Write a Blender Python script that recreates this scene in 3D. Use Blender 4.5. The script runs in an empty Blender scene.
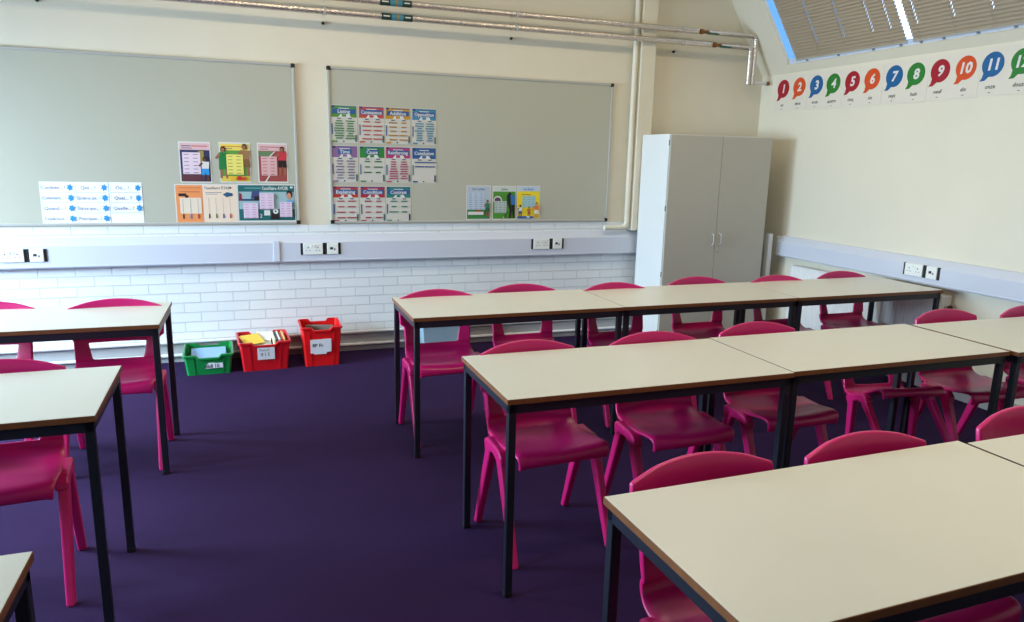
import bpy, bmesh, math, random
from mathutils import Vector, Matrix

C = bpy.context.scene.collection
random.seed(7)
PI = math.pi

# ---------------------------------------------------------------- room numbers
D, W, H = 5.812, 4.532, 1.5565        # back wall y, right wall x, eye height
LX, FY, CZ = -3.9, -2.6, 3.45         # left wall x, front wall y, ceiling z
TH = 0.754                            # table height

# ---------------------------------------------------------------- camera
cam_data = bpy.data.cameras.new('camera')
cam = bpy.data.objects.new('camera', cam_data)
C.objects.link(cam)
F_PX = 730.23
cam_data.sensor_fit = 'HORIZONTAL'
cam_data.sensor_width = 36.0
cam_data.lens = 36.0 * F_PX / 1024.0
cam_data.clip_start = 0.05
pitch, yaw, roll = -0.20773, 0.35183, 0.02304
fwd = Vector((math.sin(yaw) * math.cos(pitch), math.cos(yaw) * math.cos(pitch), math.sin(pitch)))
rt = Vector((math.cos(yaw), -math.sin(yaw), 0))
up = rt.cross(fwd)
r2 = rt * math.cos(roll) + up * math.sin(roll)
u2 = up * math.cos(roll) - rt * math.sin(roll)
m3 = Matrix((r2, u2, -fwd)).transposed()
cam.matrix_world = Matrix.Translation((0, 0, H)) @ m3.to_4x4()
bpy.context.scene.camera = cam

# ---------------------------------------------------------------- render look
sc = bpy.context.scene
sc.view_settings.view_transform = 'Standard'
sc.view_settings.look = 'None'
sc.view_settings.gamma = 1.0
sc.view_settings.use_curve_mapping = False
sc.view_settings.exposure = 0.0
sc.cycles.use_denoising = True
sc.cycles.max_bounces = 10
sc.cycles.diffuse_bounces = 4

# ---------------------------------------------------------------- world sky
world = bpy.data.worlds.new('sky')
sc.world = world
world.use_nodes = True
wn = world.node_tree
bg = wn.nodes['Background']
# bright hazy cloud in the direction of the rising slope, clear blue towards the north
tcw = wn.nodes.new('ShaderNodeTexCoord')
dotn = wn.nodes.new('ShaderNodeVectorMath'); dotn.operation = 'DOT_PRODUCT'
dotn.inputs[1].default_value = (0.80, -0.60, 0.0)
wn.links.new(tcw.outputs['Generated'], dotn.inputs[0])
rmp = wn.nodes.new('ShaderNodeMapRange')
rmp.inputs['From Min'].default_value = 0.10; rmp.inputs['From Max'].default_value = 0.16
wn.links.new(dotn.outputs['Value'], rmp.inputs['Value'])
mixw = wn.nodes.new('ShaderNodeMix'); mixw.data_type = 'RGBA'
mixw.inputs[6].default_value = (0.19, 0.54, 1.05, 1)
mixw.inputs[7].default_value = (1.9, 2.2, 2.7, 1)
wn.links.new(rmp.outputs['Result'], mixw.inputs[0])
wn.links.new(mixw.outputs[2], bg.inputs['Color'])
bg.inputs['Strength'].default_value = 1.0

# ---------------------------------------------------------------- lights
def area(name, loc, target, sx, sy, power, col, spread=PI):
    l = bpy.data.lights.new(name, 'AREA')
    l.shape = 'RECTANGLE'
    l.size, l.size_y, l.energy, l.color = sx, sy, power, col
    l.spread = spread
    o = bpy.data.objects.new(name, l)
    C.objects.link(o)
    o.location = loc
    d = Vector(target) - Vector(loc)
    o.rotation_euler = d.to_track_quat('-Z', 'Y').to_euler()
    return o

WINS = [(-1.6, 0.5), (1.3, 3.0), (3.5, 5.3)]        # window openings in the left wall (y ranges)
WZ0, WZ1 = 0.95, 2.15
for (a, b), WP in zip(WINS, (3, 115, 300)):
    area('window_daylight', (LX + 0.02, (a + b) / 2, (WZ0 + WZ1) / 2),
         (LX + 3.0, (a + b) / 2, (WZ0 + WZ1) / 2 - 1.8), b - a - 0.1, WZ1 - WZ0 - 0.1, WP, (0.60, 0.80, 1.0), math.radians(135))
for (x, y, p) in [(0.3, 4.3, 23), (2.7, 4.3, 17), (2.0, 1.2, 37)]:
    area('ceiling_lamp_light', (x, y, CZ - 0.12), (x, y, 0), 1.5, 0.25, p, (1.0, 0.81, 0.56))

# ---------------------------------------------------------------- materials
def lin(c):
    return tuple(((v / 255.0) / 12.92 if v <= 10 else (((v / 255.0) + 0.055) / 1.055) ** 2.4) for v in c)

MATS = {}
def mat(name, rgb, rough=0.5, metal=0.0, noise=0.0, scale=20.0, bump=0.0, spec=0.5, alpha=None, trans=0.0):
    if name in MATS:
        return MATS[name]
    m = bpy.data.materials.new(name)
    m.use_nodes = True
    nt = m.node_tree
    b = nt.nodes['Principled BSDF']
    c = lin(rgb)
    b.inputs['Base Color'].default_value = (*c, 1)
    b.inputs['Roughness'].default_value = rough
    b.inputs['Metallic'].default_value = metal
    b.inputs['Specular IOR Level'].default_value = spec
    if trans:
        b.inputs['Transmission Weight'].default_value = trans
    if noise or bump:
        tc = nt.nodes.new('ShaderNodeTexCoord')
        n = nt.nodes.new('ShaderNodeTexNoise')
        n.inputs['Scale'].default_value = scale
        n.inputs['Detail'].default_value = 5
        nt.links.new(tc.outputs['Object'], n.inputs['Vector'])
        if noise:
            r = nt.nodes.new('ShaderNodeMapRange')
            r.inputs['From Min'].default_value = 0.3
            r.inputs['From Max'].default_value = 0.7
            r.inputs['To Min'].default_value = 1 - noise
            r.inputs['To Max'].default_value = 1 + noise
            nt.links.new(n.outputs['Fac'], r.inputs['Value'])
            mx = nt.nodes.new('ShaderNodeVectorMath')
            mx.operation = 'SCALE'
            mx.inputs[0].default_value = c
            nt.links.new(r.outputs['Result'], mx.inputs['Scale'])
            nt.links.new(mx.outputs['Vector'], b.inputs['Base Color'])
        if bump:
            bp = nt.nodes.new('ShaderNodeBump')
            bp.inputs['Strength'].default_value = bump
            bp.inputs['Distance'].default_value = 0.01
            nt.links.new(n.outputs['Fac'], bp.inputs['Height'])
            nt.links.new(bp.outputs['Normal'], b.inputs['Normal'])
    MATS[name] = m
    return m

def brick_mat():
    m = bpy.data.materials.new('white_painted_brick')
    m.use_nodes = True
    nt = m.node_tree
    b = nt.nodes['Principled BSDF']
    b.inputs['Roughness'].default_value = 0.45
    tc = nt.nodes.new('ShaderNodeTexCoord')
    sep = nt.nodes.new('ShaderNodeSeparateXYZ')
    com = nt.nodes.new('ShaderNodeCombineXYZ')
    nt.links.new(tc.outputs['Object'], sep.inputs[0])
    nt.links.new(sep.outputs['X'], com.inputs['X'])
    nt.links.new(sep.outputs['Z'], com.inputs['Y'])
    br = nt.nodes.new('ShaderNodeTexBrick')
    br.inputs['Scale'].default_value = 1.0
    br.inputs['Brick Width'].default_value = 0.228
    br.inputs['Row Height'].default_value = 0.0735
    br.inputs['Mortar Size'].default_value = 0.0042
    br.inputs['Mortar Smooth'].default_value = 0.35
    br.inputs['Color1'].default_value = (*lin((226, 229, 228)), 1)
    br.inputs['Color2'].default_value = (*lin((220, 224, 224)), 1)
    br.inputs['Mortar'].default_value = (*lin((204, 209, 211)), 1)
    nt.links.new(com.outputs[0], br.inputs['Vector'])
    nt.links.new(br.outputs['Color'], b.inputs['Base Color'])
    n = nt.nodes.new('ShaderNodeTexNoise')
    n.inputs['Scale'].default_value = 60
    nt.links.new(tc.outputs['Object'], n.inputs['Vector'])
    inv = nt.nodes.new('ShaderNodeMath'); inv.operation = 'MULTIPLY_ADD'
    inv.inputs[1].default_value = -1.0; inv.inputs[2].default_value = 1.0
    nt.links.new(br.outputs['Fac'], inv.inputs[0])
    ad = nt.nodes.new('ShaderNodeMath'); ad.operation = 'MULTIPLY_ADD'
    ad.inputs[1].default_value = 0.12
    nt.links.new(n.outputs['Fac'], ad.inputs[0])
    nt.links.new(inv.outputs[0], ad.inputs[2])
    bp = nt.nodes.new('ShaderNodeBump')
    bp.inputs['Strength'].default_value = 0.8
    bp.inputs['Distance'].default_value = 0.006
    nt.links.new(ad.outputs[0], bp.inputs['Height'])
    nt.links.new(bp.outputs['Normal'], b.inputs['Normal'])
    return m

def carpet_mat():
    m = mat('purple_carpet', (66, 44, 112), 0.95, spec=0.1)
    nt = m.node_tree
    b = nt.nodes['Principled BSDF']
    tc = nt.nodes.new('ShaderNodeTexCoord')
    n1 = nt.nodes.new('ShaderNodeTexNoise'); n1.inputs['Scale'].default_value = 320; n1.inputs['Detail'].default_value = 3
    n2 = nt.nodes.new('ShaderNodeTexNoise'); n2.inputs['Scale'].default_value = 1.6; n2.inputs['Detail'].default_value = 4
    for n in (n1, n2):
        nt.links.new(tc.outputs['Object'], n.inputs['Vector'])
    r1 = nt.nodes.new('ShaderNodeValToRGB')
    r1.color_ramp.elements[0].position = 0.3; r1.color_ramp.elements[0].color = (*lin((32, 19, 45)), 1)
    r1.color_ramp.elements[1].position = 0.7; r1.color_ramp.elements[1].color = (*lin((58, 37, 82)), 1)
    nt.links.new(n1.outputs['Fac'], r1.inputs['Fac'])
    r2_ = nt.nodes.new('ShaderNodeMapRange')
    r2_.inputs['From Min'].default_value = 0.3; r2_.inputs['From Max'].default_value = 0.7
    r2_.inputs['To Min'].default_value = 0.88; r2_.inputs['To Max'].default_value = 1.1
    nt.links.new(n2.outputs['Fac'], r2_.inputs['Value'])
    s = nt.nodes.new('ShaderNodeVectorMath'); s.operation = 'SCALE'
    nt.links.new(r1.outputs['Color'], s.inputs[0]); nt.links.new(r2_.outputs['Result'], s.inputs['Scale'])
    nt.links.new(s.outputs['Vector'], b.inputs['Base Color'])
    bp = nt.nodes.new('ShaderNodeBump'); bp.inputs['Strength'].default_value = 0.5; bp.inputs['Distance'].default_value = 0.004
    nt.links.new(n1.outputs['Fac'], bp.inputs['Height']); nt.links.new(bp.outputs['Normal'], b.inputs['Normal'])
    return m

M_WALL = mat('cream_wall_paint', (218, 211, 190), 0.6, noise=0.015, scale=3)
M_BRICK = brick_mat()
M_CEIL = mat('ceiling_paint', (228, 222, 206), 0.7, noise=0.01, scale=4)
M_CARPET = carpet_mat()
M_TRUNK = mat('white_plastic_trunking', (200, 204, 214), 0.35)
M_WPIPE = mat('white_gloss_paint', (218, 220, 220), 0.35)
M_SKIRT = mat('grey_skirting_paint', (168, 168, 168), 0.5)
M_TOP = mat('cream_laminate', (212, 211, 198), 0.32, noise=0.012, scale=6, spec=0.4)
M_EDGE = mat('brown_wood_edge', (116, 70, 34), 0.45, noise=0.12, scale=30)
M_STEEL = mat('dark_blue_grey_steel', (26, 30, 40), 0.40, spec=0.4)
M_PINK = mat('pink_plastic', (200, 27, 106), 0.32, noise=0.02, scale=5, bump=0.0, spec=0.5)
M_ALU = mat('aluminium', (178, 178, 170), 0.4, metal=0.15)
M_BOARD = mat('whiteboard_enamel', (178, 177, 160), 0.28, spec=0.45)
M_BLACK = mat('black_plastic', (20, 20, 22), 0.45)
M_FOIL = mat('foil_insulation', (215, 205, 195), 0.26, metal=0.85, bump=0.6, scale=60)
M_CAB = mat('cupboard_grey_laminate', (180, 177, 165), 0.45, noise=0.01, scale=8)
M_CABS = mat('cupboard_white_side', (222, 224, 220), 0.45)
M_RAD = mat('radiator_enamel', (226, 226, 222), 0.35)
M_BLIND = mat('taupe_blind_slat', (158, 142, 118), 0.5)
M_FRAME = mat('window_frame_paint', (200, 212, 232), 0.4)
M_PAPER = mat('white_paper', (214, 212, 206), 0.55)
M_INK = mat('dark_ink', (44, 42, 48), 0.6)
M_GINK = mat('grey_ink', (120, 122, 132), 0.6)
M_SOCK = mat('white_socket_plastic', (226, 228, 222), 0.35)
M_GLASS = mat('window_glass', (235, 245, 255), 0.02, trans=1.0)
M_BRASS = mat('brass_valve', (140, 96, 48), 0.4, metal=0.7)

def col(rgb, rough=0.5):
    return mat('print_%02x%02x%02x' % rgb, rgb, rough)

# ---------------------------------------------------------------- mesh builder
class MB:
    def __init__(s):
        s.v, s.f, s.m, s.mats, s.sm = [], [], [], [], []
    def mi(s, m):
        if m not in s.mats:
            s.mats.append(m)
        return s.mats.index(m)
    def add(s, vs, fs, m, smooth=False):
        o = len(s.v)
        s.v += [tuple(p) for p in vs]
        k = s.mi(m)
        for f in fs:
            s.f.append([o + i for i in f]); s.m.append(k); s.sm.append(smooth)
    def box(s, x0, x1, y0, y1, z0, z1, m):
        vs = [(x, y, z) for z in (z0, z1) for y in (y0, y1) for x in (x0, x1)]
        s.add(vs, [(0, 2, 3, 1), (4, 5, 7, 6), (0, 1, 5, 4), (1, 3, 7, 5), (3, 2, 6, 7), (2, 0, 4, 6)], m)
    def hexa(s, lo, hi, m):
        """loft between two quads (each 4 points, counter clockwise seen from above)"""
        s.add(list(lo) + list(hi), [(3, 2, 1, 0), (4, 5, 6, 7), (0, 1, 5, 4), (1, 2, 6, 5), (2, 3, 7, 6), (3, 0, 4, 7)], m)
    def tube(s, pts, r, m, n=14, cap=True):
        pts = [Vector(p) for p in pts]
        rings = []
        ref = None
        for i, p in enumerate(pts):
            if i == 0: t = pts[1] - p
            elif i == len(pts) - 1: t = p - pts[i - 1]
            else: t = (pts[i + 1] - p).normalized() + (p - pts[i - 1]).normalized()
            t.normalize()
            if ref is None:
                ref = Vector((0, 0, 1)) if abs(t.z) < 0.9 else Vector((1, 0, 0))
            a = (ref - t * ref.dot(t))
            if a.length < 1e-4:
                a = t.orthogonal()
            a.normalize()
            b = t.cross(a)
            ref = a
            rr = r[i] if isinstance(r, (list, tuple)) else r
            rings.append([p + a * rr * math.cos(2 * PI * k / n) + b * rr * math.sin(2 * PI * k / n) for k in range(n)])
        vs = [q for ring in rings for q in ring]
        fs = []
        for i in range(len(pts) - 1):
            for k in range(n):
                fs.append((i * n + k, i * n + (k + 1) % n, (i + 1) * n + (k + 1) % n, (i + 1) * n + k))
        s.add(vs, fs, m, True)
        if cap:
            s.add(rings[0], [tuple(range(n))[::-1]], m)
            s.add(rings[-1], [tuple(range(n))], m)
    def prism(s, poly, z0, z1, m, T=None):
        n = len(poly)
        vs = [(x, y, z0) for x, y in poly] + [(x, y, z1) for x, y in poly]
        if T is not None:
            vs = [T @ Vector(v) for v in vs]
        s.add(vs, [tuple(range(n))[::-1], tuple(range(n, 2 * n))] + [(i, (i + 1) % n, n + (i + 1) % n, n + i) for i in range(n)], m)
    def build(s, name, parent=None, bevel=0, seg=2, loc=None, rot=None, fix=True):
        me = bpy.data.meshes.new(name)
        me.from_pydata(s.v, [], s.f)
        for m in s.mats:
            me.materials.append(m)
        me.polygons.foreach_set('material_index', s.m)
        me.polygons.foreach_set('use_smooth', s.sm)
        if fix:
            bm = bmesh.new(); bm.from_mesh(me); bmesh.ops.recalc_face_normals(bm, faces=bm.faces); bm.to_mesh(me); bm.free()
        me.update()
        o = bpy.data.objects.new(name, me)
        C.objects.link(o)
        if parent is not None:
            o.parent = parent
        if loc is not None: o.location = loc
        if rot is not None: o.rotation_euler = rot
        if bevel:
            bv = o.modifiers.new('bevel', 'BEVEL')
            bv.width = bevel; bv.segments = seg; bv.limit_method = 'ANGLE'; bv.angle_limit = math.radians(35)
        return o

def tag(o, label, cat, group=None):
    o['label'] = label; o['category'] = cat
    if group: o['group'] = group
    return o
def empty(name, loc=(0, 0, 0), rz=0):
    o = bpy.data.objects.new(name, None)
    C.objects.link(o); o.location = loc; o.rotation_euler = (0, 0, rz)
    o.empty_display_size = 0.1
    return o
def struct(o):
    o['kind'] = 'structure'
    return o
def copy_tree(o, parent=None):
    c = o.copy(); C.objects.link(c)
    if parent is not None: c.parent = parent
    for ch in list(o.children):
        copy_tree(ch, c)
    return c

# ---------------------------------------------------------------- text meshes
TEXT = {}
def text_mesh(body, bold=0.0):
    key = (body, bold)
    if key in TEXT: return TEXT[key]
    cu = bpy.data.curves.new('lettering', 'FONT')
    cu.body = body; cu.size = 1.0; cu.offset = bold; cu.resolution_u = 2
    o = bpy.data.objects.new('lettering', cu)
    C.objects.link(o)
    dg = bpy.context.evaluated_depsgraph_get()
    me = bpy.data.meshes.new_from_object(o.evaluated_get(dg))
    vs = [tuple(v.co) for v in me.vertices]
    fs = [tuple(p.vertices) for p in me.polygons]
    bpy.data.objects.remove(o); bpy.data.curves.remove(cu); bpy.data.meshes.remove(me)
    xs = [v[0] for v in vs]; ys = [v[1] for v in vs]
    TEXT[key] = (vs, fs, min(xs), max(xs), min(ys), max(ys))
    return TEXT[key]

class Sheet(MB):
    """a sheet of paper in its own plane, printed shapes a fraction of a millimetre proud"""
    def __init__(s, w, h, paper=None):
        super().__init__()
        s.w, s.h, s.z = w, h, 0.0012
        s.box(0, w, 0, h, 0, 0.0012, paper or M_PAPER)
    def up(s): s.z += 0.0003
    def rect(s, x0, y0, x1, y1, m):
        s.up(); s.add([(x0, y0, s.z), (x1, y0, s.z), (x1, y1, s.z), (x0, y1, s.z)], [(0, 1, 2, 3)], m)
    def poly(s, pts, m):
        s.up(); s.add([(x, y, s.z) for x, y in pts], [tuple(range(len(pts)))], m)
    def disc(s, cx, cy, rx, ry, m, n=22):
        s.poly([(cx + rx * math.cos(2 * PI * k / n), cy + ry * math.sin(2 * PI * k / n)) for k in range(n)], m)
    def text(s, body, cx, cy, height, m, maxw=None, bold=0.012, align='c', shear=0.0):
        vs, fs, x0, x1, y0, y1 = text_mesh(body, bold)
        k = height / 0.72
        if maxw and (x1 - x0) * k > maxw: kx = maxw / (x1 - x0)
        else: kx = k
        s.up()
        ox = cx - (x0 + x1) / 2 * kx if align == 'c' else cx - x0 * kx
        oy = cy - 0.34 * k
        s.add([(ox + v[0] * kx + shear * v[1] * k, oy + v[1] * k, s.z) for v in vs], fs, m)
    def lines(s, x0, x1, ys, th, m, jitter=0.0, rng=random):
        for y in ys:
            a = x0 + rng.random() * jitter * (x1 - x0) * 0.5; b = x1 - rng.random() * jitter * (x1 - x0) * 0.5
            s.rect(a, y - th / 2, b, y + th / 2, m)

ROT_BACK = (PI / 2, 0, 0)
ROT_RIGHT = (PI / 2, 0, -PI / 2)

# ================================================================ THE SETTING
b = MB(); b.box(LX - 0.2, W + 0.2, FY - 0.2, D + 0.2, -0.1, 0, M_CARPET); struct(b.build('floor'))
b = MB()
b.box(LX - 0.2, W + 0.2, D, D + 0.2, 0, 1.012, M_BRICK)
# upper gable part follows the roof slope on the right
poly = [(LX - 0.2, 1.012), (W + 0.05, 1.012), (W + 0.05, 2.300), (W + 0.05 - 0.5455 * 1.47, 2.300 + 0.8381 * 1.47), (LX - 0.2, CZ + 0.1)]
b.prism(poly, 0, 0.2, M_WALL, Matrix.Translation((0, D + 0.2, 0)) @ Matrix.Rotation(PI / 2, 4, 'X'))
struct(b.build('wall_back'))
SZ = 2.327                                       # where the roof slope starts on the right wall
b = MB(); b.box(W, W + 0.2, FY - 0.2, D, 0, SZ, M_WALL); struct(b.build('wall_right'))
b = MB(); b.box(LX - 0.2, W, FY - 0.2, FY, 0, CZ, M_WALL); struct(b.build('wall_front'))
b = MB()
ys = [FY] + [v for ab in WINS for v in ab] + [D]
b.box(LX - 0.2, LX, FY, D, 0, WZ0, M_WALL); b.box(LX - 0.2, LX, FY, D, WZ1, CZ, M_WALL)
for i in range(0, len(ys), 2):
    b.box(LX - 0.2, LX, ys[i], ys[i + 1], WZ0, WZ1, M_WALL)
struct(b.build('wall_left'))
for i, (a, c) in enumerate(WINS):
    b = MB()
    for (y0, y1, z0, z1) in [(a, a + 0.05, WZ0, WZ1), (c - 0.05, c, WZ0, WZ1), (a, c, WZ0, WZ0 + 0.05), (a, c, WZ1 - 0.05, WZ1), ((a + c) / 2 - 0.03, (a + c) / 2 + 0.03, WZ0, WZ1)]:
        b.box(LX - 0.14, LX - 0.08, y0, y1, z0, z1, M_FRAME)
    struct(b.build('window_%d' % (i + 2)))

SU = Vector((-0.5455, 0, 0.8381)); SN = Vector((0.8381, 0, 0.5455))
def sp(y, s, off=0.0):
    return Vector((W, 0, SZ)) + SU * s + SN * off + Vector((0, y, 0))
S_TOP = (CZ - SZ) / 0.8381
def sbox(b, y0, y1, s0, s1, o0, o1, m):
    vs = [sp(y, s, o) for o in (o0, o1) for s in (s0, s1) for y in (y0, y1)]
    b.add(vs, [(0, 1, 3, 2), (4, 6, 7, 5), (0, 4, 5, 1), (1, 5, 7, 3), (3, 7, 6, 2), (2, 6, 4, 0)], m)
WY0, WY1, WS0, WS1 = 2.86, 5.43, 0.075, 1.02
b = MB()
sbox(b, FY, WY0, 0, S_TOP, 0, 0.03, M_WALL); sbox(b, WY1, D, 0, S_TOP, 0, 0.03, M_WALL)
sbox(b, WY0, WY1, 0, WS0, 0, 0.03, M_WALL); sbox(b, WY0, WY1, WS1, S_TOP, 0, 0.03, M_WALL)
struct(b.build('wall_sloped'))
b = MB(); b.box(LX, W - 0.5455 * S_TOP, FY, D, CZ, CZ + 0.1, M_CEIL); struct(b.build('ceiling'))

# roof window: frame, glass, central mullion
b = MB()
fo0, fo1 = 0.036, 0.08
sbox(b, WY0, WY1, WS0, WS0 + 0.03, 0.02, fo0 + 0.02, M_FRAME); sbox(b, WY0, WY1, WS1 - 0.04, WS1, fo0, fo1, M_FRAME)
sbox(b, WY0, WY0 + 0.04, WS0, WS1, fo0, fo1, M_FRAME)
sbox(b, WY1 + 0.27, WY1 + 0.31, WS0, WS1 + 0.06, fo0, fo1, M_FRAME)
win = struct(b.build('window_1'))
b = MB(); sbox(b, WY0, WY1 + 0.27, WS0 - 0.02, WS1, 0.060, 0.064, M_GLASS); b.build('glass', win)
for y in (5.2, 4.85, 4.5, 4.25, 4.08, 3.9, 3.65, 3.4, 3.1):
    b = MB(); sbox(b, y, y + 0.02, WS0 + 0.005, WS0 + 0.022, 0.012, 0.02, M_GINK); b.build('clip', win)

# slatted roof blinds
def blind(y0, y1, holes, label):
    root = empty('slatted_blind', sp((y0 + y1) / 2, WS0 + 0.03, 0.02))
    b = MB()
    inv = -Vector(root.location)
    n = 33; pitch = 0.0272
    ta = math.radians(32)
    for i in range(n):
        s0 = WS0 + 0.045 + i * pitch
        cuts = sorted(holes) if i > 3 else []
        segs = []; cur = y0
        for h in cuts:
            segs.append((cur, h - 0.0035)); cur = h + 0.0035
        segs.append((cur, y1))
        hw = 0.0158
        for (a, c) in segs:
            pts = []
            for k in range(5):
                q = -1 + k * 0.5
                ds = q * hw * math.cos(ta); do = q * hw * math.sin(ta) - 0.0022 * (1 - q * q)
                pts.append((s0 + ds, 0.022 + do))
            vs = []
            for y in (a, c):
                for (s_, o_) in pts: vs.append(sp(y, s_, o_) + inv)
                for (s_, o_) in reversed(pts): vs.append(sp(y, s_, o_ + 0.0006) + inv)
            N = 10
            fs = [(k, (k + 1) % N, N + (k + 1) % N, N + k) for k in range(N)] + [tuple(range(N))[::-1], tuple(range(N, 2 * N))]
            b.add(vs, fs, M_BLIND)
        # narrow bridges keep the slat in one piece on one side of every cord hole
        for h in cuts:
            vs = [sp(y, s0 + q, 0.0225) + inv for y in (h - 0.0045, h + 0.0045) for q in (-0.013, -0.004)]
            b.add(vs, [(0, 1, 3, 2)], M_BLIND)
    b.build('slats', root)
    for h in holes:
        b = MB()
        p = [sp(h + 0.012, s_, 0.006) + inv for s_ in (WS0 + 0.04, WS0 + 0.95)]
        b.tube(p, 0.0009, M_BLIND, 6)
        b.build('ladder_cord', root)
    b = MB()
    vs_ = MB()
    sbox(b, y0, y1, WS0 + 0.018, WS0 + 0.03, 0.012, 0.03, M_ALU)
    b.v = [tuple(Vector(v) + inv) for v in b.v]
    b.build('bottom_rail', root, 0.002)
    tag(root, label, 'blind', 'slatted blinds over the sloping roof window')
blind(4.205, 5.335, [4.30, 4.46, 4.74, 5.03], 'taupe slatted blind on roof window, above number posters one to eight')
blind(2.93, 4.150, [3.22, 3.52, 3.79, 4.075], 'taupe slatted blind on roof window, above number posters nine to twelve')

# ---------------------------------------------------------------- services on the walls
def trunk_profile(along_x, a0, a1, zb, zt, name):
    """dado trunking: bevelled top, flat face"""
    h = zt - zb
    prof = [(0, 0), (0.058, 0.0), (0.066, 0.012), (0.064, 0.022), (0.064, h - 0.055), (0.058, h - 0.046), (0.020, h - 0.004), (0.010, h), (0, h)]
    b = MB()
    n = len(prof)
    def P(t, d, z): return (t, D - d, zb + z) if along_x else (W - d, t, zb + z)
    vs = [P(a0, d, z) for d, z in prof] + [P(a1, d, z) for d, z in prof]
    fs = [(i, (i + 1) % n, n + (i + 1) % n, n + i) for i in range(n)] + [tuple(range(n))[::-1], tuple(range(n, 2 * n))]
    b.add(vs, fs, M_TRUNK)
    return b.build(name, None, 0.004)
t = trunk_profile(True, LX + 0.01, 3.40, 0.733, 0.940, 'cable_trunking')
tag(t, 'long white dado cable trunking running along the painted brick back wall', 'trunking')
b = MB(); b.box(0.188, 0.232, D - 0.073, D - 0.062, 0.745, 0.90, M_TRUNK); b.build('joint_cover', t, 0.002)
t = trunk_profile(False, FY + 0.01, 5.32, 0.745, 0.925, 'cable_trunking')
tag(t, 'white dado cable trunking on right wall above the radiator', 'trunking')
b = MB(); b.box(W - 0.069, W - 0.001, 5.318, 5.334, 0.750, 0.920, M_TRUNK); b.build('end_cap', t, 0.006)

def sockets(kind_back, t0, zc, where):
    """double 13 A socket and data outlet with the dark gaps beside them"""
    if kind_back: loc, rz = (t0, D - 0.062, zc), 0
    else: loc, rz = (W - 0.062, t0, zc), -PI / 2
    e = empty('double_socket', loc, rz)
    b = MB(); b.box(0.018, 0.164, -0.014, 0, -0.043, 0.043, M_SOCK); pl = b.build('socket_plate', e, 0.003)
    for cx in (0.055, 0.127):
        for (p0_, p1_, q0, q1) in ((-0.003, 0.003, 0.006, 0.016), (-0.016, -0.009, -0.014, -0.009), (0.009, 0.016, -0.014, -0.009)):
            b = MB(); b.box(cx + p0_, cx + p1_, -0.0148, -0.013, q0, q1, M_INK); b.build('pin_hole', pl)
    for cx in (0.080, 0.102):
        b = MB(); b.box(cx - 0.006, cx + 0.006, -0.018, -0.013, 0.012, 0.030, M_SOCK); b.build('switch', pl, 0.001)
    for gx in (0, 0.164):
        b = MB(); b.box(gx, gx + 0.018, -0.006, 0, -0.044, 0.044, M_BLACK); b.build('gap_strip', e)
    tag(e, 'white double power socket set in ' + where, 'socket', 'power sockets in the trunking')
    if kind_back: loc = (t0 + 0.192, D - 0.062, zc)
    else: loc = (W - 0.062, t0 - 0.192, zc)
    e = empty('data_outlet', loc, rz)
    b = MB(); b.box(0.004, 0.088, -0.014, 0, -0.043, 0.043, M_SOCK); pl = b.build('outlet_plate', e, 0.003)
    b = MB(); b.box(0.026, 0.048, -0.0150, -0.013, -0.006, 0.012, M_INK); b.build('port', pl)
    b = MB(); b.box(0.054, 0.066, -0.0150, -0.013, -0.012, 0.002, M_GINK); b.build('port', pl)
    b = MB(); b.box(0.088, 0.106, -0.006, 0, -0.044, 0.044, M_BLACK); b.build('gap_strip', e)
    b = MB(); b.box(-0.008, 0.004, -0.006, 0, -0.044, 0.044, M_BLACK); b.build('gap_strip', e)
    tag(e, 'white square data outlet set in ' + where, 'socket', 'data outlets in the trunking')
sockets(True, -1.585, 0.828, 'trunking under left whiteboard, at the photo edge')
sockets(True, 0.385, 0.835, 'trunking between the two whiteboards')
sockets(True, 2.270, 0.838, 'trunking under the right whiteboard, right end')
sockets(False, 3.957, 0.835, 'trunking on the right wall')

# boxed duct and white pipe between board and cupboard
b = MB(); b.box(3.205, 3.345, D - 0.10, D, 0.945, CZ, M_WALL)
tag(b.build('boxed_duct', None, 0.004), 'cream boxed duct rising up the wall beside the cupboard', 'duct')
b = MB()
pts = [(3.165, D - 0.07, CZ - 0.005), (3.165, D - 0.07, 1.03)]
for k in range(7):
    a = k / 6 * PI / 2
    pts.append((3.165 - 0.05 * (1 - math.cos(a)), D - 0.07, 1.02 - 0.05 * math.sin(a)))
pts.append((2.95, D - 0.07, 0.97))
b.tube(pts, 0.021, M_WALL, 18)
tag(b.build('white_pipe'), 'white vertical pipe with bottom elbow, beside the boxed duct', 'pipe')

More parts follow.
